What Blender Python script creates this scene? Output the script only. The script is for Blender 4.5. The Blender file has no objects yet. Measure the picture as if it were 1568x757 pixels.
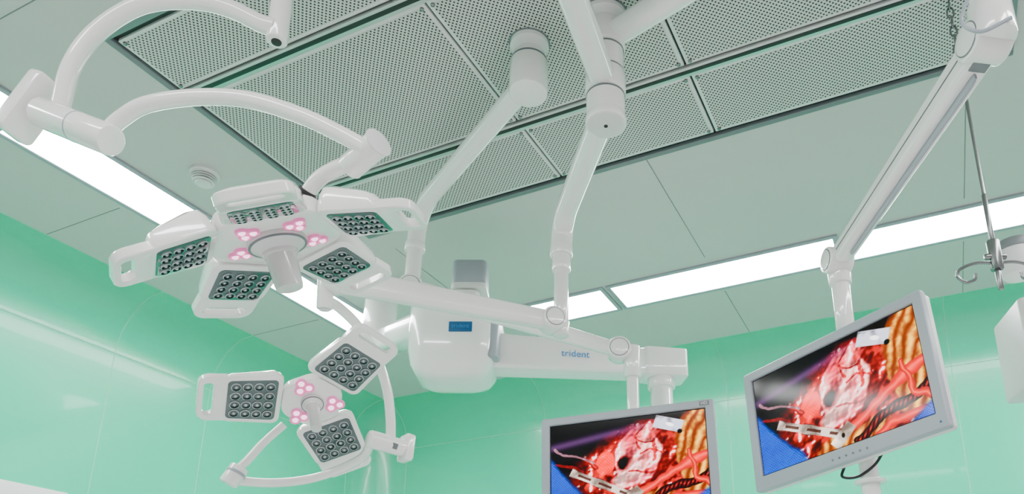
import bpy, bmesh, math
import numpy as np
from mathutils import Vector, Matrix
V=Vector
UP=V((0,0,1))
def P(*q):
    """room coordinates in millimetres -> metres (one or several points)"""
    r=[V(q[i:i+3])/1000 for i in range(0,len(q),3)]
    return r[0] if len(r)==1 else r
# ---------------------------------------------------------------- materials
def mat(name,col,rough=.4,metal=0.,emit=None,es=1.,coat=0.,noise=0.,nscale=8.,sample=True):
    m=bpy.data.materials.new(name);m.use_nodes=True
    nt=m.node_tree;b=nt.nodes['Principled BSDF']
    b.inputs['Base Color'].default_value=(*col,1);b.inputs['Roughness'].default_value=rough
    b.inputs['Metallic'].default_value=metal
    if coat: b.inputs['Coat Weight'].default_value=coat;b.inputs['Coat Roughness'].default_value=.05
    if emit:
        b.inputs['Emission Color'].default_value=(*emit,1);b.inputs['Emission Strength'].default_value=es
    if not sample: m.cycles.emission_sampling='NONE'
    if noise:
        tc=nt.nodes.new('ShaderNodeTexCoord');n=nt.nodes.new('ShaderNodeTexNoise');n.inputs['Scale'].default_value=nscale
        n.inputs['Detail'].default_value=4
        mx=nt.nodes.new('ShaderNodeMix');mx.data_type='RGBA'
        nt.links.new(tc.outputs['Object'],n.inputs['Vector']);nt.links.new(n.outputs['Fac'],mx.inputs[0])
        mx.inputs[6].default_value=(*[c*(1-noise) for c in col],1);mx.inputs[7].default_value=(*[min(1,c*(1+noise)) for c in col],1)
        nt.links.new(mx.outputs[2],b.inputs['Base Color'])
    return m
WHITE=mat('white_enamel',(.90,.88,.86),.20,coat=1.,noise=.02)
WHITE2=mat('white_plastic',(.72,.72,.71),.32,noise=.02)
CEIL=mat('ceiling_paint',(.56,.56,.54),.45,noise=.03,nscale=1.5)
WALL=mat('green_wall_panel',(.006,.60,.35),.27,coat=.2,noise=.05,nscale=1.2)
SEAM=mat('wall_seam',(.22,.66,.48),.5,noise=.05)
CSEAM=mat('ceiling_seam',(.22,.24,.22),.6,noise=.05)
ALU=mat('brushed_aluminium',(.60,.61,.60),.35,.6,noise=.06,nscale=30)
DARK=mat('dark_gap',(.012,.014,.014),.5,noise=.1)
BLACK=mat('black_plastic',(.01,.01,.012),.35,noise=.1)
GREY=mat('grey_plastic',(.16,.18,.19),.35,noise=.04)
GREYL=mat('light_grey_plastic',(.34,.37,.41),.35,noise=.03)
STEEL=mat('stainless_steel',(.25,.26,.26),.25,.9,noise=.08,nscale=20)
TEAL=mat('lens_window_glass',(.045,.08,.08),.08,coat=.8,noise=.15,nscale=20)
LENS=mat('led_lens',(.44,.50,.50),.10,.5,noise=.1,nscale=60)
LENSD=mat('led_lens_core',(.01,.03,.035),.05,coat=1.,noise=.1)
PINK=mat('pink_led_housing',(.75,.18,.42),.3,emit=(1.,.22,.52),es=.45,noise=.05,sample=False)  # housing has a faint glow of its own, added to deepen the pink
PINKG=mat('pink_led_glow',(1,.7,.85),.2,emit=(1.,.60,.80),es=2.2,noise=.02,sample=False)
FROST=mat('frosted_handle',(.62,.63,.61),.25,coat=.6,noise=.03,nscale=40)
LAMP=mat('luminaire_diffuser',(.9,.9,.9),.5,emit=(1.,1.,1.),es=36.,noise=.01)
BLUE=mat('blue_label',(.01,.10,.26),.4,noise=.08)
FLOOR=mat('floor_vinyl',(.68,.63,.65),.3,noise=.06,nscale=3)
LOGO=mat('blue_lettering',(.03,.24,.58),.4,noise=.05)
def perf():
    m=bpy.data.materials.new('perforated_metal');m.use_nodes=True;nt=m.node_tree;N=nt.nodes;L=nt.links
    b=N['Principled BSDF'];b.inputs['Roughness'].default_value=.4
    tc=N.new('ShaderNodeTexCoord');pitch=.0160
    def grid(off):
        mp=N.new('ShaderNodeMapping');mp.inputs['Scale'].default_value=(1/pitch,1/pitch,0);mp.inputs['Location'].default_value=(off,off,0)
        L.new(tc.outputs['Object'],mp.inputs['Vector'])
        fr=N.new('ShaderNodeVectorMath');fr.operation='FRACTION';L.new(mp.outputs[0],fr.inputs[0])
        sb=N.new('ShaderNodeVectorMath');sb.operation='SUBTRACT';sb.inputs[1].default_value=(.5,.5,0);L.new(fr.outputs[0],sb.inputs[0])
        ln=N.new('ShaderNodeVectorMath');ln.operation='LENGTH';L.new(sb.outputs[0],ln.inputs[0]);return ln.outputs['Value']
    mn=N.new('ShaderNodeMath');mn.operation='MINIMUM';L.new(grid(0),mn.inputs[0]);L.new(grid(.5),mn.inputs[1])
    rp=N.new('ShaderNodeMapRange');rp.inputs['From Min'].default_value=.18;rp.inputs['From Max'].default_value=.22;L.new(mn.outputs[0],rp.inputs['Value'])
    mx=N.new('ShaderNodeMix');mx.data_type='RGBA';L.new(rp.outputs[0],mx.inputs[0])
    mx.inputs[6].default_value=(.012,.018,.015,1);mx.inputs[7].default_value=(.60,.60,.57,1)
    L.new(mx.outputs[2],b.inputs['Base Color']);return m
PERF=perf()
# ---------------------------------------------------------------- mesh helpers
def emp(name,loc=(0,0,0)):
    e=bpy.data.objects.new(name,None);e.location=loc;e.empty_display_size=.1;bpy.context.scene.collection.objects.link(e);return e
def par(ob,p):
    if p is not None:
        ob.parent=p;ob.matrix_parent_inverse=Matrix.Translation(V(p.location)).inverted()
def mk(name,vs,fs,m,p=None,ang=35,mats=None,mi=None):
    me=bpy.data.meshes.new(name);me.from_pydata([tuple(v) for v in vs],[],fs)
    bm=bmesh.new();bm.from_mesh(me);bmesh.ops.recalc_face_normals(bm,faces=bm.faces);bm.to_mesh(me);bm.free()
    for x in (mats or [m]): me.materials.append(x)
    if mi is not None: me.polygons.foreach_set('material_index',mi)
    me.polygons.foreach_set('use_smooth',[True]*len(me.polygons))
    me.set_sharp_from_angle(angle=math.radians(ang))
    ob=bpy.data.objects.new(name,me);bpy.context.scene.collection.objects.link(ob);par(ob,p);return ob
def basis(d,up=UP):
    d=V(d).normalized();a=d.cross(V(up))
    if a.length<1e-3:a=d.cross(V((1,0,0)))
    a.normalize();return a,a.cross(d).normalized()
def loft(name,loops,m,p=None,cap=True,ang=35):
    vs=[];fs=[];n=len(loops[0])
    for l in loops: vs+=list(l)
    for i in range(len(loops)-1):
        for j in range(n):
            k=(j+1)%n;fs.append((i*n+j,i*n+k,(i+1)*n+k,(i+1)*n+j))
    if cap: fs.append(tuple(range(n))[::-1]);fs.append(tuple(range((len(loops)-1)*n,len(loops)*n)))
    return mk(name,vs,fs,m,p,ang)
def lathe(name,p0,p1,prof,m,p=None,seg=36,ang=35):
    p0=V(p0);p1=V(p1);d=(p1-p0).normalized();a,b=basis(d)
    loops=[[p0+d*t+(a*math.cos(2*math.pi*i/seg)+b*math.sin(2*math.pi*i/seg))*max(r,1e-4) for i in range(seg)] for t,r in prof]
    return loft(name,loops,m,p,True,ang)
def rc(name,p0,p1,r,m,p=None,bv=.004,r1=None,seg=36):
    L=(V(p1)-V(p0)).length;r1=r if r1 is None else r1;bv=min(bv,L*.45,r*.9)
    return lathe(name,p0,p1,[(0,r-bv),(bv*.3,r-bv*.3),(bv,r),(L-bv,r1),(L-bv*.3,r1-bv*.3),(L,r1-bv)],m,p,seg)
def crom(pts,n=10):
    pts=[V(q) for q in pts];Q=[pts[0]*2-pts[1]]+pts+[pts[-1]*2-pts[-2]];o=[]
    for i in range(1,len(Q)-2):
        for k in range(n):
            t=k/n;a,b,c,d=Q[i-1],Q[i],Q[i+1],Q[i+2]
            o.append(.5*((2*b)+(c-a)*t+(2*a-5*b+4*c-d)*t*t+(3*b-a-3*c+d)*t**3))
    o.append(pts[-1]);return o
def tube(name,pts,r,m,p=None,seg=20,n=10,smooth=True):
    q=crom(pts,n) if smooth and len(pts)>2 else [V(x) for x in pts]
    loops=[];a=None
    for i,c in enumerate(q):
        t=(q[min(i+1,len(q)-1)]-q[max(i-1,0)]).normalized()
        if a is None:a,b=basis(t)
        else:
            a=(a-t*a.dot(t)).normalized();b=a.cross(t).normalized()
        loops.append([c+(a*math.cos(2*math.pi*j/seg)+b*math.sin(2*math.pi*j/seg))*r for j in range(seg)])
    return loft(name,loops,m,p)
def bend(name,p0,pc,p1,rb,r,m,p,seg=24):
    p0,pc,p1=V(p0),V(pc),V(p1);a=pc+(p0-pc).normalized()*rb;b=pc+(p1-pc).normalized()*rb
    pts=[p0]+[(1-t)**2*a+2*t*(1-t)*pc+t*t*b for t in [i/12 for i in range(13)]]+[p1]
    return tube(name,pts,r,m,p,seg,smooth=False)
def rr(w,h,r,n=5):
    o=[];r=min(r,w/2-1e-4,h/2-1e-4)
    for cx,cy,a0 in((w/2-r,h/2-r,0),(-w/2+r,h/2-r,90),(-w/2+r,-h/2+r,180),(w/2-r,-h/2+r,270)):
        for i in range(n+1):
            a=math.radians(a0+90*i/n);o.append((cx+r*math.cos(a),cy+r*math.sin(a)))
    return o
def T(o,x,y,z=None):
    x=V(x).normalized();z=V(z).normalized() if z is not None else x.cross(V(y)).normalized()
    y=z.cross(x).normalized();x=y.cross(z).normalized()
    M=Matrix.Identity(4)
    for i in range(3):M[i][0]=x[i];M[i][1]=y[i];M[i][2]=z[i];M[i][3]=o[i]
    return M
def rbox(name,M,s,m,p=None,r=.01,bv=.004,n=5):
    sx,sy,sz=s;L=[]
    for z,i in((-sz/2,bv),(-sz/2+bv*.3,bv*.3),(-sz/2+bv,0),(sz/2-bv,0),(sz/2-bv*.3,bv*.3),(sz/2,bv)):
        L.append([M@V((x,y,z)) for x,y in rr(sx-2*i,sy-2*i,max(r-i,.0005),n)])
    return loft(name,L,m,p)
def abox(name,lo,hi,m,p=None,r=.002,bv=.001):
    lo=V(lo);hi=V(hi);c=(lo+hi)/2
    return rbox(name,Matrix.Translation(c),hi-lo,m,p,r,bv,1)
def ringplate(name,M,w,h,r,w2,h2,r2,th,m,p=None,off=(0,0)):
    A=rr(w,h,r);B=[(x+off[0],y+off[1]) for x,y in rr(w2,h2,r2)];n=len(A)
    b=min(.003,th*.3)
    A1=rr(w-2*b,h-2*b,r-b);B1=[(x+off[0],y+off[1]) for x,y in rr(w2+2*b,h2+2*b,r2+b)]
    seq=[(A1,-th/2),(A,-th/2+b),(A,th/2-b),(A1,th/2),(B1,th/2),(B,th/2-b),(B,-th/2+b),(B1,-th/2)]
    vs=[];fs=[]
    for l,z in seq: vs+=[M@V((x,y,z)) for x,y in l]
    for i in range(8):
        k=(i+1)%8
        for j in range(n):
            q=(j+1)%n;fs.append((i*n+j,i*n+q,k*n+q,k*n+j))
    return mk(name,vs,fs,m,p)
def beam(name,p0,p1,w0,h0,w1,h1,m,p=None,r=.02,up=UP):
    p0=V(p0);p1=V(p1);d=p1-p0;L=d.length;d.normalize();a,b=basis(d,up);loops=[]
    for t,k in((0,.72),(.008/L,.9),(.02/L,1),(.5,1),(1-.02/L,1),(1-.008/L,.9),(1,.72)):
        w=(w0+(w1-w0)*t)*k;h=(h0+(h1-h0)*t)*k
        loops.append([p0+d*L*t+a*x+b*y for x,y in rr(w,h,r*k)])
    return loft(name,loops,m,p)
# ---------------------------------------------------------------- room shell
XL,YB,HC,RC=-3.88,4.54,3.3,.30
arc=[(math.cos(a),math.sin(a)) for a in [math.radians(90*i/12) for i in range(13)]]
prof=[(0,0)]+[(RC-RC*c,HC-RC+RC*s) for c,s in arc]
x0=XL+RC;y0=YB-RC
def wallgrid(name,cols):
    n=len(cols[0]);vs=[v for c in cols for v in c];fs=[]
    for i in range(len(cols)-1):
        for j in range(n-1): fs.append((i*n+j,(i+1)*n+j,(i+1)*n+j+1,i*n+j+1))
    return mk(name,vs,fs,WALL,None,60)
wl=wallgrid('wall_left',[[V((XL+i,y,z)) for i,z in prof] for y in(-3.0,y0)])
wb=wallgrid('wall_back',[[V((x,YB-i,z)) for i,z in prof] for x in(x0,3.6)])
wallgrid('wall_corner',[[V((x0-(RC-i)*math.cos(a),y0+(RC-i)*math.sin(a),z)) for i,z in prof] for a in [math.radians(90*k/12) for k in range(13)]])
def seam(name,pts,wall): tube(name,pts,.0026,SEAM,wall,6,smooth=False)
for k,y in enumerate((1.23,2.43,3.03,y0)): seam('vertical_seam_%d'%k,[V((XL+i-.001,y,z)) for i,z in prof],wl)
for k,x in enumerate((x0,-2.4,-1.10,.20,1.5,2.8)): seam('vertical_seam_%d'%k,[V((x,YB-i+.001,z)) for i,z in prof],wb)
seam('cove_seam',[V((XL,-3,HC-RC)),V((XL,y0,HC-RC))],wl);seam('cove_seam',[V((x0,YB,HC-RC)),V((3.6,YB,HC-RC))],wb)
seam('top_seam',[V((XL+RC,-3,HC)),V((XL+RC,y0,HC))],wl);seam('top_seam',[V((x0,YB-RC,HC)),V((3.6,YB-RC,HC))],wb)
seam('corner_seam',[V((x0-RC*math.cos(a),y0+RC*math.sin(a),HC-RC)) for a in [math.radians(90*k/12) for k in range(13)]],wb)
cl=mk('ceiling',[(x0,-3,HC),(3.6,-3,HC),(3.6,y0,HC),(x0,y0,HC),(x0,-3,HC+.05),(3.6,-3,HC+.05),(3.6,y0,HC+.05),(x0,y0,HC+.05)],[(0,1,2,3),(4,5,6,7),(0,1,5,4),(1,2,6,5),(2,3,7,6),(3,0,4,7)],CEIL)
mk('floor',[(XL,-3,0),(3.6,-3,0),(3.6,YB,0),(XL,YB,0),(XL,-3,-.05),(3.6,-3,-.05),(3.6,YB,-.05),(XL,YB,-.05)],[(0,1,2,3),(4,5,6,7),(0,1,5,4),(1,2,6,5),(2,3,7,6),(3,0,4,7)],FLOOR)
for k,(a,b) in enumerate((((-.87,2.46),(-.87,3.3)),((-.87,3.68),(-.87,4.24)),((.30,2.46),(.30,3.3)),((.30,3.68),(.30,4.24)),((1.5,-1),(1.5,4.24)),((-3.58,1.83),(-3.08,1.83)),((-3.58,.6),(-3.08,.6)),((-2.75,1.0),(-2.25,1.0)),((-3.58,3.03),(-3.08,3.03)),((-2.2,2.6),(-2.2,3.3)),((-2.05,3.68),(-2.05,4.24)))):
    tube('seam_%d'%k,[(a[0],a[1],HC),(b[0],b[1],HC)],.0020,CSEAM,cl,6)
d=emp('door_1',(XL,1.5,0))
abox('leaf',(XL+.002,.75,0),(XL+.03,2.16,2.09),ALU,d);abox('frame_top',(XL+.002,.62,2.09),(XL+.06,2.30,2.20),WHITE2,d)
abox('frame_side_a',(XL+.002,2.16,0),(XL+.06,2.30,2.09),WHITE2,d);abox('frame_side_b',(XL+.002,.62,0),(XL+.06,.74,2.09),WHITE2,d)
def lum(lo,hi):
    e=emp('ceiling_light_panel',((lo[0]+hi[0])/2,(lo[1]+hi[1])/2,HC))
    abox('diffuser',(lo[0],lo[1],HC-.006),(hi[0],hi[1],HC),LAMP,e)
    w=.022
    for i,(a,b) in enumerate((((lo[0]-w,lo[1]-w),(hi[0]+w,lo[1])),((lo[0]-w,hi[1]),(hi[0]+w,hi[1]+w)),((lo[0]-w,lo[1]),(lo[0],hi[1])),((hi[0],lo[1]),(hi[0]+w,hi[1])))):
        abox('frame_%d'%i,(a[0],a[1],HC-.010),(b[0],b[1],HC),GREYL,e)
lum((-3.02,1.31),(-2.79,3.55));lum((-3.02,-.9),(-2.79,1.24))
lum((-1.92,3.38),(-1.47,3.62));lum((-1.41,3.38),(-.27,3.62));lum((-.20,3.38),(.94,3.62));lum((1.01,3.38),(2.2,3.62))
lum((1.2,-1.5),(1.44,1.0));lum((1.2,1.2),(1.44,3.0));lum((-1.9,-.4),(.4,-.16))
e=emp('laminar_airflow_diffuser',(-.9,1.77,HC));zb=HC-.014
xs=(-2.21,-1.22,-.57,.41);ys=(1.19,1.46,2.08,2.43)
for i in range(3):
    for j in range(3):
        g=.004;gy=.026
        ylo=ys[j]+(gy if j>0 else .012);yhi=ys[j+1]-(gy if j<2 else .012);xlo=xs[i]+g;xhi=xs[i+1]-g;b=.012
        abox('plenum_panel_%d%d'%(i,j),(xlo,ylo,zb),(xhi,yhi,HC),WHITE2,e)
        mk('perforation_%d%d'%(i,j),[(xlo+b,ylo+b,zb-.001),(xhi-b,ylo+b,zb-.001),(xhi-b,yhi-b,zb-.001),(xlo+b,yhi-b,zb-.001)],[(0,1,2,3)],PERF,e)
        for x in(xlo+.016,xhi-.016):
            for y in(ylo+.014,yhi-.014): rc('screw',(x,y,zb+.002),(x,y,zb-.006),.007,STEEL,e,.002,seg=10)
abox('recess',(xs[0]-.005,ys[0]-.005,HC-.004),(xs[3]+.005,ys[3]+.005,HC),DARK,e)
for j in(1,2):
    y=ys[j];abox('rail_%d'%j,(xs[0],y-.020,HC-.022),(xs[3],y+.020,HC-.004),ALU,e);abox('rail_slot_%d'%j,(xs[0],y-.010,HC-.0235),(xs[3],y+.006,HC-.01),DARK,e)
for a,b in(((xs[0]-.03,ys[0]-.03),(xs[3]+.03,ys[0]-.006)),((xs[0]-.03,ys[3]+.006),(xs[3]+.03,ys[3]+.03)),((xs[0]-.03,ys[0]-.006),(xs[0]-.006,ys[3]+.006)),((xs[3]+.006,ys[0]-.006),(xs[3]+.03,ys[3]+.006))):
    abox('edge_trim',(a[0],a[1],HC-.018),(b[0],b[1],HC),GREY,e)
e=emp('smoke_detector',(-2.538,1.81,HC));sx_,sy_=-2.538,1.81
lathe('base',(sx_,sy_,HC),(sx_,sy_,HC-.05),[(0,.058),(.012,.058),(.016,.052),(.022,.050)],WHITE2,e)
lathe('grille_core',(sx_,sy_,HC-.02),(sx_,sy_,HC-.05),[(0,.040),(.022,.034)],DARK,e)
for k in range(3): lathe('louvre_%d'%k,(sx_,sy_,HC-.0275-.0085*k),(sx_,sy_,HC-.1),[(0,.048-.003*k),(.0025,.047-.003*k)],WHITE2,e)
lathe('cap',(sx_,sy_,HC-.050),(sx_,sy_,HC-.1),[(0,.030),(.004,.028),(.006,.018)],WHITE2,e)
# ---------------------------------------------------------------- suspension columns
def column(e,x,y,zb,r):
    lathe('ceiling_flange',(x,y,HC-.012),(x,y,HC-.06),[(0,r*1.22),(.02,r*1.22),(.028,r*1.1),(.048,r*1.02)],WHITE,e)
    rc('flange_gasket',(x,y,HC-.010),(x,y,HC-.018),r*1.30,GREY,e,.002)
    rc('column',(x,y,HC-.05),(x,y,zb),r,WHITE,e,.008)
def jointdisc(name,c,ax,r,w,m,e):
    ax=V(ax).normalized();rc(name,V(c)-ax*w/2,V(c)+ax*w/2,r,m,e,.006)
    for s in(-1,1):
        rc(name+'_groove',V(c)+ax*s*w/2,V(c)+ax*s*(w/2+.0015),r*.80,GREY,e,.0005)
        rc(name+'_cap',V(c)+ax*s*w/2,V(c)+ax*s*(w/2+.003),r*.74,WHITE,e,.002)
ma=emp('surgical_monitor',(-1.005,1.757,HC))
C1=V((-1.005,1.757,0));column(ma,C1.x,C1.y,3.12,.052)
Q=V((C1.x,C1.y,3.14))
rc('hub',(C1.x,C1.y,3.21),(C1.x,C1.y,3.085),.062,WHITE,ma,.008)
rc('hub_groove',(C1.x,C1.y,3.214),(C1.x,C1.y,3.208),.0605,GREY,ma,.001)
bend('horizontal_arm',Q,V((-1.74,2.185,3.14)),V((-1.752,2.185,2.95)),.13,.036,WHITE,ma)
rc('elbow_collar',(-1.752,2.185,2.975),(-1.752,2.185,2.945),.041,WHITE,ma)
rc('drop_tube',(-1.752,2.185,2.96),(-1.755,2.185,2.76),.031,WHITE,ma)
A0=V((-1.755,2.185,2.775));A1=P(-1018,2516,2510)
beam('spring_arm',A0,A1,.06,.085,.05,.055,WHITE,ma,.022)
sd=(A1-A0).normalized().cross(UP)
jointdisc('spring_arm_joint',A0,sd,.052,.075,WHITE,ma);jointdisc('spring_arm_end_joint',A1,sd,.046,.07,WHITE,ma)
B1=P(-975,2541,2490);rc('monitor_post_hub',B1+V((0,0,.035)),B1-V((0,0,.09)),.033,WHITE,ma)
rc('monitor_post',B1-V((0,0,.08)),B1-V((0,0,.50)),.023,WHITE,ma)
sc=emp('ceiling_suspension_column',(-.74,1.758,HC))
C2=V((-.74,1.758,0));column(sc,C2.x,C2.y,2.90,.058)
rc('hub_1',(C2.x,C2.y,3.24),(C2.x,C2.y,3.15),.064,WHITE,sc,.006);rc('hub_2',(C2.x,C2.y,3.06),(C2.x,C2.y,2.985),.062,WHITE,sc,.006)
for z in(3.145,3.065,2.98): rc('hub_groove',(C2.x,C2.y,z),(C2.x,C2.y,z-.006),.0595,GREY,sc,.001)
rc('end_cap',(C2.x,C2.y,2.905),(C2.x,C2.y,2.878),.062,WHITE,sc,.005)
rc('end_disc',(C2.x,C2.y,2.88),(C2.x,C2.y,2.875),.055,WHITE2,sc,.002);rc('end_screw',(C2.x,C2.y,2.878),(C2.x,C2.y,2.872),.006,DARK,sc,.001,seg=10)
# ---------------------------------------------------------------- surgical lamp heads
def petal(e,M,nm,u0,u1,w0,w1,led=(4,4),thick=.045):
    body=u1-.075
    def loop(z,ins):
        out=[]
        for x,y in rr(body-u0-2*ins,(w0+w1)/2-2*ins,.025,6):
            u=x+(u0+body)/2;t=(u-u0)/(u1-u0);wv=y*(w0+(w1-w0)*t)/((w0+w1)/2)
            zz=z if z>-.012 else -.012+(z+.012)*(1.3-.95*t)
            out.append(M@V((u,wv,zz)))
        return out
    loft(nm+'_shell',[loop(0,.006),loop(-.003,.001),loop(-.012,0),loop(-thick*.6,.003),loop(-thick*.9,.010),loop(-thick*1.05,.024)],WHITE,e)
    hw=w0+(w1-w0)*.86
    R=M@Matrix.Translation((u1-.058,0,-.013))
    ringplate(nm+'_handle',R,.116,hw,.035,.030,hw*.70,.0145,.024,WHITE,e,(.026,0))
    ww=(w0+w1)/2
    def wl(z,i):
        out=[]
        for x,y in rr(body-u0-.030-2*i,ww-.036-2*i,.014,4):
            u=x+(u0+body)/2+.002;t=(u-u0)/(u1-u0);out.append(M@V((u,y*(w0+(w1-w0)*t)/ww,z)))
        return out
    loft(nm+'_window',[wl(-.001,0),wl(.0015,0),wl(.002,.001)],TEAL,e)
    nu,nv=led;vs=[];fs=[];mi=[]
    us=body-u0-.045;vv=ww-.048
    for i in range(nu):
        for j in range(nv):
            u=(u0+body)/2+.002+((i+.5)/nu-.5)*us;t=(u-u0)/(u1-u0);v=((j+.5)/nv-.5)*vv*(w0+(w1-w0)*t)/ww
            r=min(us/nu,vv/nv)*.46;seg=14;s0=len(vs)
            pr=[(r,.001,0),(r,.005,0),(r*.86,.006,0),(r*.80,.002,1),(r*.40,.0025,0),(r*.28,.006,0),(.0003,.008,0)]
            for a,z,k in pr:
                for q in range(seg): vs.append(M@V((u+a*math.cos(q*2*math.pi/seg),v+a*math.sin(q*2*math.pi/seg),z)))
            for a in range(len(pr)-1):
                for q in range(seg):
                    fs.append((s0+a*seg+q,s0+a*seg+(q+1)%seg,s0+(a+1)*seg+(q+1)%seg,s0+(a+1)*seg+q));mi.append(1 if a in(2,3) else 0)
    mk(nm+'_led_lenses',vs,fs,LENS,e,30,[LENS,LENSD],mi)
def cluster(e,M,c,ang,nm,s=1.):
    R=M@Matrix.Translation(c)@Matrix.Rotation(ang,4,'Z')
    tri=roundpoly(pole(3,.042*s,0),.02*s)
    loft(nm+'_base',[[R@V((x,y,z)) for x,y in tri] for z in(-.004,.0012)],PINK,e)
    for k in range(3):
        a=k*2*math.pi/3;x=.0165*s*math.cos(a);y=.0165*s*math.sin(a)
        p0=R@V((x,y,-.004));p1=R@V((x,y,.006))
        lathe('%s_cup_%d'%(nm,k),p0,p1,[(0,.0160*s),(.007,.0160*s),(.009,.0135*s),(.006,.0125*s)],PINK,e,18)
        lathe('%s_led_%d'%(nm,k),R@V((x,y,.001)),R@V((x,y,.009)),[(0,.0095*s),(.004,.0085*s),(.007,.004*s)],PINKG,e,14)
def pole(n,r,ph): return [(r*math.cos(ph+2*math.pi*k/n),r*math.sin(ph+2*math.pi*k/n)) for k in range(n)]
def roundpoly(Q,r,m=4):
    o=[];n=len(Q)
    for i in range(n):
        a=V((*Q[i-1],0));b=V((*Q[i],0));c=V((*Q[(i+1)%n],0));u=(a-b).normalized();w=(c-b).normalized()
        s=b+u*r;t=b+w*r
        for k in range(m+1):
            q=k/m;o.append(((1-q)**2*s+2*q*(1-q)*b+q*q*t)[:2])
    return o
def hub(e,M,n,r,ph,h0,h1,zoff=0.):
    Q=roundpoly(pole(n,r,ph),r*.3)
    def l(k,z): return [M@V((x*k,y*k,z+zoff)) for x,y in Q]
    loft('hub',[l(.94,.0),l(.985,-.003),l(1,-.012),l(1,-h0),l(.9,-h0-.012),l(.55,-h1),l(.3,-h1-.004)],WHITE,e)
def handle(e,M,z,r,L):
    o_=M@V((0,0,z));d=(M.to_3x3()@V((0,0,1))).normalized()
    lathe('handle_collar',o_-d*.004,o_+d*.03,[(0,r*1.9),(.012,r*1.9),(.018,r*1.75),(.026,r*1.35),(.034,r*1.2)],WHITE2,e)
    rc('collar_groove',o_+d*.012,o_+d*.0145,r*1.88,GREY,e,.0005)
    lathe('sterile_handle',o_,o_+d*L,[(0,r*1.15),(L*.3,r*1.12),(L*.33,r),(L*.9,r*.90),(L*.97,r*.85),(L,r*.6)],FROST,e)
cu_=P(-1316,1152,2271);U=emp('surgical_light',cu_)
MU=T(cu_,(-.557,-.752,-.352),(0,0,0),(.177,.306,-.935))@Matrix.Scale(.955,4)
hub(U,MU,5,.175,math.radians(36),.04,.085,-.022)
for k in range(5):
    A=math.radians(72*k);M=MU@Matrix.Rotation(A,4,'Z')@Matrix.Translation((.138,0,-.016))@Matrix.Rotation(math.radians(14),4,'Y').inverted()
    petal(U,M,'petal_%d'%(k+1),0,.225,.19,.155,thick=.06)
    B=math.radians(36+72*k);cluster(U,MU,(.095*math.cos(B),.095*math.sin(B),-.019),B,'pink_led_%d'%k,.9)
handle(U,MU,-.022,.035,.122)
cl_=P(-1838,1821,2196);LW=emp('surgical_light',cl_)
ML=T(cl_,(-.603,-.792,-.102),(0,0,0),(.492,-.268,-.828))@Matrix.Scale(.94,4)
hub(LW,ML,6,.115,math.radians(30),.03,.07,0.)
for k in range(3):
    A=math.radians(120*k);M=ML@Matrix.Rotation(A,4,'Z')@Matrix.Translation((.100,0,-.002))@Matrix.Rotation(math.radians(5),4,'Y').inverted()
    petal(LW,M,'petal_%d'%(k+1),0,.262,.215,.18)
    B=math.radians(60+120*k);cluster(LW,ML,(.075*math.cos(B),.075*math.sin(B),.002),B,'pink_led_%d'%k,1.1)
handle(LW,ML,.0,.019,.14)
# ---------------------------------------------------------------- upper light suspension
c2N=V((C2.x,C2.y,3.02));EN=V((-.65,1.15,3.02))
tube('upper_horizontal_arm',[c2N,EN],.040,WHITE,U,24)
rc('upper_drop_post',EN+V((0,0,.05)),EN-V((0,0,.17)),.036,WHITE,U)
SU=P(-1300,1050,2825)
beam('upper_spring_arm',EN-V((0,0,.14)),SU+V((.0,0,.17)),.06,.08,.05,.055,WHITE,U)
rc('stub',SU+V((0,0,.2)),P(-1308,1059,2789),.025,WHITE,U);rc('stub_cap',P(-1308,1059,2791),P(-1308,1059,2786),.012,DARK,U,.001)
tube('outer_arc',P(-1305,1049,2822, -1336,1032,2831, -1403,990,2867, -1487,947,2887, -1589,897,2868, -1681,868,2801, -1730,856,2709, -1759,867,2606),.0215,WHITE,U,22,10)
a_,b_=P(-1803,851,2596, -1602,906,2489);dd=(b_-a_).normalized()
rc('pivot_housing',a_,b_,.036,WHITE,U,.006)
rc('pivot_ring',a_.lerp(b_,.52),a_.lerp(b_,.54),.0366,GREYL,U,.001)
rbox('end_block',T(P(-1832,843,2614),dd.cross(UP),(0,0,0),dd),(.085,.165,.04),WHITE,U,.015,.008)
tube('inner_arc',P(-1623,901,2512, -1587,906,2544, -1519,916,2568, -1407,951,2575, -1284,989,2554, -1168,1034,2505, -1088,1073,2459, -1031,1100,2420),.0185,WHITE,U,22,10)
j0,j1=P(-1007,1106,2432, -1103,1128,2413)
rc('head_joint',j0,j1,.030,WHITE,U,.005);rc('head_joint_cap',j0+(j0-j1)*.04,j0,.033,WHITE2,U,.003)
tube('head_yoke',P(-1088,1121,2419, -1137,1123,2418, -1190,1126,2407, -1236,1138,2381, -1261,1146,2350, -1268,1150,2330),.018,WHITE,U,20)
rc('yoke_seal',P(-1224,1133,2393),P(-1243,1139,2374),.023,BLACK,U)
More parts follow.
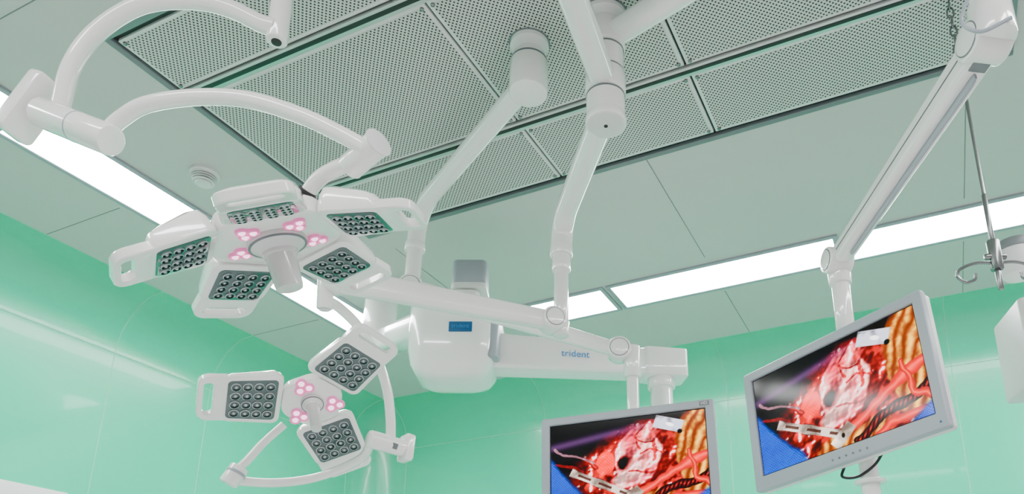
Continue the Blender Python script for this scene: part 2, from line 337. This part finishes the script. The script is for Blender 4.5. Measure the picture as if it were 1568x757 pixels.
# ---------------------------------------------------------------- lower light suspension
E2=V((-1.115,2.22,2.93));c20=V((C2.x,C2.y,2.935))
bend('horizontal_arm',c20,E2,E2-V((0.003,0,.13)),.10,.040,WHITE,LW)
el=E2-V((.003,0,0))
rc('elbow_collar',el-V((0,0,.11)),el-V((0,0,.15)),.042,WHITE,LW);rc('elbow_step',el-V((0,0,.14)),el-V((0,0,.21)),.034,WHITE,LW)
pb=V((-1.118,2.222,2.50));rc('drop_tube',el-V((0,0,.2)),pb,.026,WHITE,LW)
S0,S1=P(-1133,2180,2508, -1643,1673,2534);sd=(S1-S0).normalized().cross(UP)
rc('post_foot',pb+V((0,0,.02)),pb-V((0,0,.035)),.030,WHITE,LW)
beam('spring_arm',S0,S1,.055,.065,.06,.085,WHITE,LW,.02)
jointdisc('spring_joint',S0,sd,.042,.08,WHITE,LW);jointdisc('spring_end_joint',S1,sd,.045,.07,WHITE,LW)
st=P(-1674,1658,2506);rc('stub',st+V((0,0,.06)),P(-1683,1677,2439),.025,WHITE,LW);rc('stub_tip',P(-1683,1677,2441),P(-1684,1679,2433),.017,WHITE2,LW)
tube('outer_arc',P(-1680,1679,2471, -1672,1730,2465, -1658,1805,2430, -1649,1891,2358, -1642,1951,2260, -1643,1983,2164, -1654,2007,2080),.0165,WHITE,LW,20)
a_,b_=P(-1681,1926,2079, -1628,2044,2070);dd=(b_-a_).normalized()
rc('pivot_housing',a_,b_,.030,WHITE,LW,.006)
rbox('end_block',T(P(-1626,2056,2073),dd.cross(UP),(0,0,0),dd),(.07,.095,.03),WHITE,LW,.015,.006)
rbox('label_plate',T(P(-1628,1983,2065),b_-a_,(0,0,0),(.38,-.87,-.30)),(.04,.02,.002),GREY,LW,.002,.0005)
tube('inner_arc',P(-1688,1948,2073, -1758,1996,2044, -1865,2005,2015, -1963,1973,1984, -2040,1890,1959, -2099,1788,1949),.0155,WHITE,LW,20)
rc('head_joint',P(-2095,1751,1929),P(-2073,1774,1990),.031,WHITE,LW,.006);rc('joint_ring',P(-2080,1763,1963),P(-2078,1766,1971),.0325,GREYL,LW,.001)
tube('head_yoke',P(-2078,1773,1986, -2050,1785,2021, -2020,1810,2080, -1975,1842,2145),.014,WHITE,LW,20)
# ---------------------------------------------------------------- operating field picture shown on the lcd screens (vertex colours)
NU,NV=384,236
uu,vv=np.meshgrid((np.arange(NU)+.5)/NU,(np.arange(NV)+.5)/NV)
rng=np.random.RandomState(5)
def vnoise(x,y,s,seed):
    r=np.random.RandomState(seed);g=r.rand(64,64);x=x*s*1.6;y=y*s
    xi=np.floor(x).astype(int);yi=np.floor(y).astype(int);fx=x-xi;fy=y-yi;fx=fx*fx*(3-2*fx);fy=fy*fy*(3-2*fy)
    G=lambda a,b:g[b%64,a%64]
    return (G(xi,yi)*(1-fx)+G(xi+1,yi)*fx)*(1-fy)+(G(xi,yi+1)*(1-fx)+G(xi+1,yi+1)*fx)*fy
def fb(s,seed,o=4): return sum(vnoise(uu,vv,s*2**k,seed+k)/2**k for k in range(o))/sum(1/2**k for k in range(o))
wx=uu+(fb(4,1)-.5)*.10;wy=vv+(fb(4,9)-.5)*.12
n1=fb(6,20);n2=fb(16,30);n3=fb(5,40)
img=np.zeros((NV,NU,3));img[:]=(.06,.01,.03)
tis=np.zeros((NV,NU))
def blend(mask,col,t=0.):
    global img,tis
    mask=np.clip(mask,0,1);tis=tis*(1-mask)+t*mask;mask=mask[...,None];img=img*(1-mask)+np.asarray(col)*mask
def ell(cx,cy,rx,ry,rot=0,soft=.25,x=None,y=None):
    x=wx if x is None else x;y=wy if y is None else y
    c,s=math.cos(rot),math.sin(rot);dx=(x-cx)*1.6;dy=y-cy;a=(dx*c+dy*s)/rx;b=(-dx*s+dy*c)/ry
    return np.clip((1-np.sqrt(a*a+b*b))/soft,0,1)
def line(pts,w,soft=.4,x=None,y=None):
    x=wx if x is None else x;y=wy if y is None else y
    d=np.full(x.shape,9.);
    for (ax,ay),(bx,by) in zip(pts[:-1],pts[1:]):
        px=(x-ax)*1.6;py=y-ay;ex=(bx-ax)*1.6;ey=by-ay;t=np.clip((px*ex+py*ey)/(ex*ex+ey*ey),0,1)
        d=np.minimum(d,np.hypot(px-t*ex,py-t*ey))
    return np.clip((1-d/w)/soft,0,1),d/w
def bar(a,b,w):
    ax,ay=a[0]*1.6,a[1];bx,by=b[0]*1.6,b[1];L=math.hypot(bx-ax,by-ay);ex,ey=(bx-ax)/L,(by-ay)/L
    px=uu*1.6-ax;py=vv-ay;s=px*ex+py*ey;t=-px*ey+py*ex
    return np.clip((w-np.abs(t))*120,0,1)*np.clip(s*120,0,1)*np.clip((L-s)*120,0,1),s,t/w
def grad(a,b,t): return np.asarray(a)*(1-t[...,None])+np.asarray(b)*t[...,None]
g3=np.clip((n2-.3)*2.2,0,1);g4=np.clip((n1-.3)*2.4,0,1)
blend(ell(.60,.62,.80,.62,0,.3),grad((.38,.005,.01),(.85,.05,.05),g3),.9)
str_=np.clip(.5+.5*np.sin((wx*1.6*62+wy*18)),0,1)*np.clip(n2*1.8-.1,0,1)
blend(ell(1.00,.36,.34,.62,.15,.10),grad((.45,.17,.01),(1.,.76,.28),str_),.1)
blend(ell(.56,1.02,.45,.17,-.15,.15),grad((.45,.17,.02),(1.,.72,.26),str_),.1)
blend(ell(.56,.13,.30,.15,.1,.3),grad((.28,.005,.02),(.75,.04,.06),g3),.9)
blend(ell(.575,.43,.31,.45,.25,.25),(.40,.0,.03),.6)  # dark maroon shading painted around the heart
blend(ell(.58,.40,.235,.36,.25,.10),grad((.80,.20,.28),(1.,.66,.62),g4),.7)
blend(ell(.66,.19,.13,.11,0,.4),grad((.80,.14,.18),(1.,.52,.50),g3),.7)
blend(ell(.53,.67,.19,.12,-.2,.3),grad((.92,.38,.42),(1.,.78,.74),g4),.6)
for p_,w_ in (([(.62,.06),(.57,.22),(.60,.36)],.016),([(.70,.28),(.67,.5),(.60,.64)],.020),([(.47,.2),(.44,.35),(.41,.42)],.020),([(.52,.62),(.60,.66),(.68,.63)],.014),([(.56,.24),(.64,.30),(.70,.30)],.012),([(.60,.44),(.66,.40),(.72,.46)],.014)):
    blend(line(p_,w_)[0]*.8,(.58,.01,.06),.7)
blend(ell(.50,.50,.080,.110,.5,.4),(.32,.0,.02),.3);blend(ell(.50,.505,.050,.078,.5,.25),(.015,0,.0),0)
blend(ell(.36,.50,.105,.14,.2,.08,uu,vv),grad((.95,.02,.03),(1.,.42,.34),((np.sin(uu*260)*np.sin(vv*170))>.45)*.6),.2)
blend(ell(.33,.70,.18,.05,.5,.3),(.72,.01,.03),.8)
for k,(pts,w,c1_,c2_) in enumerate((([(.55,.86),(.70,.74),(.85,.60),(1.02,.52)],.045,(.70,.0,.01),(1,.34,.30)),([(.62,.98),(.74,.86),(.88,.80),(1.02,.70)],.05,(.08,.0,.02),(.80,.10,.10)),([(.05,.42),(.18,.40),(.30,.52)],.03,(.4,.01,.04),(.85,.15,.15)),([(.72,1.02),(.82,.93),(1.02,.90)],.04,(.65,.01,.02),(1,.3,.25)),([(.90,.46),(.93,.72),(1.02,.80)],.03,(.6,.01,.02),(1,.35,.25)))):
    mk_,dd_=line(pts,w,.15);rib=.5+.5*np.sin(uu*260+vv*70) if k==1 else 1.
    blend(mk_,grad(c1_,c2_,np.clip(1-dd_,0,1)**1.8*rib))
blend(np.clip((.42-uu*.72-vv*.75+(n3-.5)*.10+.10)*9,0,1),(.02,.004,.035))
blend(np.exp(-((uu*.25+vv-.26)/.05)**2)*np.clip((.75-uu)*3,0,1)*.35,(.75,.48,.82))  # lavender haze reflection painted across the upper left of the picture
blend(line([(.0,.30),(.28,.47)],.020)[0],(.50,.34,.38),.3);blend(line([(.0,.46),(.2,.60)],.022)[0],(.42,.02,.06),.3)
mt=np.clip(n1*3.0-1.0,0,1)
m_,s_,t_=bar((.13,.56),(.54,.91),.055);m_=m_*np.clip(1.3-1.4*np.abs(np.sin(s_*9))*(np.abs(t_)>.7),0,1);blend(m_,grad((.22,.17,.15),(.82,.76,.70),mt));blend(m_*(np.abs(t_)>.82)*.8,(.08,.03,.03))
m2=m_*(np.abs(t_)<.25)*((s_%.24)>.09);blend(m2*.8,(.20,.08,.06))
m_,s_,t_=bar((.46,.98),(.58,.82),.06);blend(m_,grad((.40,.34,.30),(.95,.90,.84),g4));blend(ell(.52,.90,.02,.03,0,.4,uu,vv),(.10,.06,.05))
m_,s_,t_=bar((.68,.07),(.86,.17),.075);blend(m_,grad((.05,.05,.07),(.75,.76,.82),mt));blend(m_*(np.abs(t_)>.85)*.6,(.8,.8,.85))
blend(ell(.78,.13,.05,.025,.5,.3,uu,vv),(1,1,1));blend(ell(.84,.22,.03,.03,.5,.3,uu,vv),(.03,.03,.05))
tx=grad((.0,.10,.46),(.02,.40,.86),np.clip(.5+.5*np.sin(uu*400+n2*9)*np.sin(vv*230)*.8+.3*(n2-.5),0,1))
blend(np.clip((vv-.36-uu*2.1+(n3-.5)*.1)*14,0,1),tx);blend(np.clip((vv-.84)*12,0,1)*np.clip((.30-uu)*14,0,1),tx)
blend(np.clip((vv-.84+(uu-1)*1.2)*16,0,1),tx)
hgt=fb(8,77,3);gy_,gx_=np.gradient(hgt);lt=-(gx_+gy_)*NU/9.  # relief shading and wet highlights painted into the tissue colours
img*=1+tis[...,None]*np.clip(lt*.5,-.6,.4)[...,None]
spec=np.clip((lt+(n2-.5)*1.2-1.0)*3,0,1)*np.clip(tis*1.3,0,1)
img=img*(1-spec[...,None]*.8)+spec[...,None]*.8
img=np.clip(img,0,1)**2.4
def screen_obj(name,M,w,h,e,gain):
    X,Y=np.meshgrid(np.linspace(-w/2,w/2,NU+1),np.linspace(h/2,-h/2,NV+1))
    vs=[tuple(M@V((x,y,0))) for x,y in zip(X.ravel(),Y.ravel())]
    idx=lambda j,i:j*(NU+1)+i
    fs=[(idx(j,i),idx(j+1,i),idx(j+1,i+1),idx(j,i+1)) for j in range(NV) for i in range(NU)]
    me=bpy.data.meshes.new(name);me.from_pydata(vs,[],fs)
    ca_=me.color_attributes.new('picture','FLOAT_COLOR','CORNER')
    col=np.ones((NV*NU,4,4),dtype=np.float32);col[:,:,:3]=img.reshape(-1,1,3);ca_.data.foreach_set('color',col.ravel())
    m=bpy.data.materials.new('lcd_picture');m.use_nodes=True;nt=m.node_tree;b=nt.nodes['Principled BSDF']
    at=nt.nodes.new('ShaderNodeAttribute');at.attribute_name='picture'
    b.inputs['Base Color'].default_value=(.005,.005,.005,1);b.inputs['Roughness'].default_value=.10;b.inputs['Specular IOR Level'].default_value=.15
    nt.links.new(at.outputs['Color'],b.inputs['Emission Color']);b.inputs['Emission Strength'].default_value=gain
    m.cycles.emission_sampling='NONE'
    me.materials.append(m);ob=bpy.data.objects.new(name,me);bpy.context.scene.collection.objects.link(ob);par(ob,e)
def text(s,Mx,size,m,e,nm,ext=.0005):
    cu=bpy.data.curves.new(nm,'FONT');cu.body=s;cu.size=size;cu.align_x='CENTER';cu.align_y='CENTER';cu.extrude=ext
    ob=bpy.data.objects.new(nm,cu);ob.matrix_world=Mx;cu.materials.append(m);bpy.context.scene.collection.objects.link(ob);ob.parent=e;ob.matrix_parent_inverse=Matrix.Translation(e.location).inverted()
def monitor(e,tl,r,u,w,h,hd=False):
    r=V(r).normalized();u=V(u).normalized();n=r.cross(u).normalized();u=n.cross(r)
    c=V(tl)+r*w/2-u*h/2;M=T(c,r,(0,0,0),n)
    bz=.030
    ringplate('bezel',M@Matrix.Translation((0,0,-.012)),w,h,.008,w-2*bz,h-2*bz-.012,.002,.024,GREYL,e,(0,.008))
    rbox('back_shell',M@Matrix.Translation((0,0,-.036)),(w-.004,h-.004,.03),WHITE2,e,.012,.006)
    rbox('back_hump',M@Matrix.Translation((0,0,-.065)),(w*.7,h*.7,.035),WHITE2,e,.03,.012)
    rbox('vesa_plate',M@Matrix.Translation((0,0,-.09)),(.12,.12,.02),GREY,e,.01,.003)
    rbox('inner_lip',M@Matrix.Translation((0,.008,-.016)),(w-2*bz+.004,h-2*bz-.008,.012),BLACK,e,.002,.001)
    screen_obj('lcd_screen',M@Matrix.Translation((0,.008,-.0075)),w-2*bz-.008,h-2*bz-.02,e,3.2)
    for k in range(6): rc('button_%d'%k,M@V((.03+.022*k-.06,-h/2+.017,0)),M@V((.03+.022*k-.06,-h/2+.017,.0012)),.0035,GREY,e,.0005,seg=12)
    rc('power_led',M@V((w/2-.02,-h/2+.018,0)),M@V((w/2-.02,-h/2+.018,.0012)),.003,BLUE,e,.0005,seg=12)
    if hd:
        rbox('hd_badge',M@Matrix.Translation((w/2-.032,h/2-.014,.0005)),(.034,.016,.001),GREY,e,.002,.0003)
        text('HD',M@Matrix.Translation((w/2-.032,h/2-.014,.0015)),.015,WHITE2,e,'hd_text',.0003)
    return M
ET,EB=P(245,1516,2600, -165,2152,2491)
rm=emp('surgical_monitor',ET)
MC=monitor(ma,(-1.247,2.325,2.205),(.9915,.1291,.0182),(-.0197,.0098,.9998),.62,.392,True)
MR=monitor(rm,(-.503,2.294,2.232),(.8807,-.4673,.0769),(-.0568,.0612,.9965),.62,.392)
tube('monitor_bracket',[B1-V((0,0,.45)),MC@V((0,0,-.2)),MC@V((0,0,-.09))],.025,WHITE,ma,14)
top=V((ET.x,ET.y,3.17));tube('horizontal_arm',[V((C2.x,C2.y,3.195)),top+V((0,0,.025))],.040,WHITE,rm,24)
rc('drop_tube',top+V((0,0,.06)),ET+V((0,0,.02)),.034,WHITE,rm)
dr=(EB-ET).normalized();sd=dr.cross(UP).normalized()
rc('top_hub',ET+V((0,0,.06)),ET-V((0,0,.03)),.044,WHITE,rm)
beam('spring_arm_cover',ET+dr*.02,EB-dr*.02,.062,.075,.052,.06,WHITE,rm,.014)
for s in(-1,1): tube('cover_seam',[ET+dr*.06+sd*.0315*s,EB-dr*.05+sd*.0268*s],.0015,GREY,rm,6)
dn=sd.cross(dr).normalized()
if dn.z>0:dn=-dn
beam('underside_cover',ET+dr*.08+dn*.036,EB-dr*.08+dn*.029,.040,.008,.034,.006,GREYL,rm,.002,sd)
rbox('arm_label',T(ET+dr*.05+dn*.038,dr,(0,0,0),dn),(.05,.04,.002),GREY,rm,.003,.0005)
jointdisc('top_joint',ET+dr*.03,sd,.045,.085,WHITE,rm);jointdisc('lower_joint',EB,sd,.040,.075,WHITE,rm)
tube('cable_loop',[ET+V((.02,-.05,.10)),ET+V((-.03,-.06,.06)),ET+V((-.06,-.05,.0)),ET+V((-.03,-.05,-.04)),ET+V((.03,-.04,-.02))],.004,GREYL,rm,8)
pt=EB+V((.0,.02,0));rc('post_hub',pt+V((0,0,.02)),pt-V((0,0,.07)),.034,WHITE,rm);rc('post',pt-V((0,0,.06)),pt-V((0,0,.22)),.027,WHITE,rm)
mc=MR@V((0,0,-.12))
tube('bracket',[pt-V((0,0,.2)),V((pt.x,pt.y,mc.z+.1)),mc+V((0,0,.02)),mc-V((0,0,.05))],.024,WHITE,rm,16)
lb=MR@V((.02,-.20,-.09));rc('lower_handle_flange',lb+V((0,0,-.035)),lb+V((0,0,-.045)),.042,WHITE,rm,.003)
rc('lower_handle',lb+V((0,0,.10)),lb-V((0,0,.20)),.026,WHITE,rm)
tube('cable',[MR@V((-.03,-.19,-.05)),MR@V((-.04,-.215,-.05)),MR@V((0,-.225,-.06)),MR@V((.05,-.205,-.07)),MR@V((.08,-.17,-.08))],.004,BLACK,rm,8)
# ---------------------------------------------------------------- equipment boom
bm_=emp('equipment_boom',(-2.566,2.927,HC))
BX,BY=-2.50,2.88
column(bm_,BX,BY,2.98,.085)
rc('column_head',(BX,BY,3.06),(BX,BY,2.93),.115,WHITE,bm_,.03)
bc,be,b0=P(-1800,2563,2708, -1544,2684,2708, -1607,2665,2657);b1=P(-1005,3084,2657)
ux=(be-bc).normalized();M=T(bc,ux,(0,0,0),UP)
L=[]
for z,kx in((.165,.80),(.155,.90),(.125,.98),(.05,1.),(-.08,.99),(-.14,.92),(-.175,.80),(-.19,.6),(-.195,.35)):
    L.append([M@V((x*kx,y*kx,z)) for x,y in rr(.37,.34,.09,6)])
loft('joint_housing',L,WHITE,bm_,ang=50)
rbox('side_cover',M@Matrix.Translation((.17,0,-.01)),(.06,.27,.21),GREYL,bm_,.03,.01)
rbox('neck',M@Matrix.Translation((.03,.05,.20)),(.13,.13,.12),WHITE,bm_,.04,.01)
rbox('brake_housing',M@Matrix.Translation((.045,.05,.34)),(.155,.13,.14),GREYL,bm_,.025,.012)
rbox('brake_housing_cap',M@Matrix.Translation((.045,.05,.28)),(.16,.135,.03),WHITE2,bm_,.025,.008)
FX=Matrix.Rotation(math.radians(90),4,'X')
rbox('label',M@Matrix.Translation((.045,-.171,.0))@FX,(.096,.046,.002),BLUE,bm_,.003,.0005)
text('trident',M@Matrix.Translation((.045,-.1735,.002))@FX,.026,LOGO,bm_,'label_text')
a0=V((BX,BY,2.965));beam('inner_arm',a0,V((bc.x,bc.y,2.80))+M.to_3x3()@V((-.12,0,0)),.12,.13,.12,.12,WHITE,bm_,.03)
db=(b1-b0).normalized()
beam('outer_arm',b0-db*.12,b1,.14,.165,.12,.115,WHITE,bm_,.02)
rbox('end_housing',T(b1-db*.03,db,(0,0,0),UP),(.20,.14,.13),WHITE,bm_,.02,.006)
ps=db.cross(UP).normalized()
text('trident',T(b0.lerp(b1,.40)+ps*.0695,db,(0,0,0),ps),.045,LOGO,bm_,'arm_text')
cb_=b1-db*.04;rc('service_tube_collar',cb_-V((0,0,.06)),cb_-V((0,0,.11)),.062,WHITE,bm_,.006);rc('service_tube',cb_-V((0,0,.10)),cb_-V((0,0,.70)),.05,WHITE,bm_)
abox('shelf_head',(cb_.x-.15,cb_.y-.12,cb_.z-1.5),(cb_.x+.15,cb_.y+.12,cb_.z-.7),WHITE2,bm_,.02,.01)
# ---------------------------------------------------------------- IV hanger
iv=emp('iv_hanger',(.245,2.147,HC));ix,iy=.245,2.147
for k in range(9):
    z=HC-.02-.035*k;c=V((ix,iy,z));a=V((1,0,0)) if k%2 else V((0,1,0))
    tube('chain_link_%d'%k,[c+a*.009*math.cos(t*math.pi/6)+V((0,0,.021*math.sin(t*math.pi/6))) for t in range(13)],.003,STEEL,iv,8,3)
tube('rod',[(ix,iy,2.985),(ix,iy,2.44)],.005,STEEL,iv,10);rc('rod_sleeve',(ix,iy,2.60),(ix,iy,2.44),.007,STEEL,iv)
rc('hook_body',(ix,iy,2.45),(ix,iy,2.36),.017,STEEL,iv);rc('hook_tip',(ix,iy,2.365),(ix,iy,2.30),.008,STEEL,iv)
for s in(-1,1):
    h=V((ix,iy,2.38));hx=V((.93,.36,0))*s
    tube('hook_%d'%(s>0),[h,h+hx*.05+V((0,0,.003)),h+hx*.095-V((0,0,.012)),h+hx*.110-V((0,0,.035)),h+hx*.09-V((0,0,.055)),h+hx*.065-V((0,0,.047)),h+hx*.06-V((0,0,.03))],.0045,STEEL,iv,10)
rc('cross_knob',V((ix-.027,iy-.012,2.40)),V((ix+.027,iy+.012,2.40)),.009,STEEL,iv)
# ---------------------------------------------------------------- supply pendant at the right
c=P(415,2440,2213);M=T(c,(.96,.28,0),(0,0,0),UP);sp=emp('supply_pendant',c)
rbox('head',M,(.30,.22,.25),WHITE2,sp,.02,.008)
rbox('socket_strip',M@Matrix.Translation((-.115,-.111,0)),(.05,.004,.20),GREYL,sp,.004,.001)
for k in range(4):
    for s in(-1,1): rc('socket_pin',M@V((-.115+.009*s,-.112,.06-.045*k)),M@V((-.115+.009*s,-.1145,.06-.045*k)),.004,BLACK,sp,.0005,seg=10)
cc=M@V((.32,.05,0))
rc('column',V((cc.x,cc.y,c.z-.05)),V((cc.x,cc.y,HC)),.05,WHITE,sp);rc('column_flange',V((cc.x,cc.y,HC-.05)),V((cc.x,cc.y,HC)),.10,WHITE,sp)
tube('side_arm',[M@V((.1,.03,0)),cc],.04,WHITE,sp)
kn=M@V((-.095,-.02,.29));lathe('rounded_lamp_knob',kn+V((0,0,.065)),kn-V((0,0,.065)),[(0,.02),(.01,.045),(.035,.06),(.095,.06),(.12,.045),(.13,.02)],WHITE2,sp)
rc('knob_band',kn+V((0,0,.05)),kn+V((0,0,.02)),.0615,GREY,sp,.002);tube('knob_bracket',[kn,M@V((.0,0,.25)),M@V((.05,0,.12))],.015,WHITE2,sp,12)
rc('lower_tube',c+V((.05,0,-.12)),c+V((.05,0,-.9)),.04,WHITE,sp)
pm=M@Matrix.Translation((-.07,-.05,-.38));rbox('infusion_pump',pm,(.16,.10,.10),GREYL,sp,.012,.005)
rbox('pump_display',pm@Matrix.Translation((-.03,-.051,.01)),(.07,.003,.045),BLACK,sp,.003,.001)
tube('pump_mount',[pm@V((.05,.03,0)),pm@V((.10,.05,0)),pm@V((.15,.05,0))],.012,WHITE2,sp,10)
tube('pump_tube',[pm@V((-.07,-.03,.04)),pm@V((-.09,-.03,0)),pm@V((-.09,-.03,-.08)),pm@V((-.06,-.03,-.2))],.003,GREYL,sp,8)
# ---------------------------------------------------------------- light and camera
w=bpy.data.worlds.new('room_ambient');bpy.context.scene.world=w;w.use_nodes=True
w.node_tree.nodes['Background'].inputs[0].default_value=(1.,.96,.98,1);w.node_tree.nodes['Background'].inputs[1].default_value=.55
cd=bpy.data.cameras.new('camera');cam=bpy.data.objects.new('camera',cd);bpy.context.scene.collection.objects.link(cam)
cam.matrix_world=T((0,0,1.3),(0.9149,0.4036,-0.0099),(0,0,0),(0.3826,-0.8745,-0.2982))
cd.sensor_width=36;cd.lens=27.16;cd.shift_x=-.0861;cd.shift_y=.1897;cd.clip_start=.05
bpy.context.scene.camera=cam
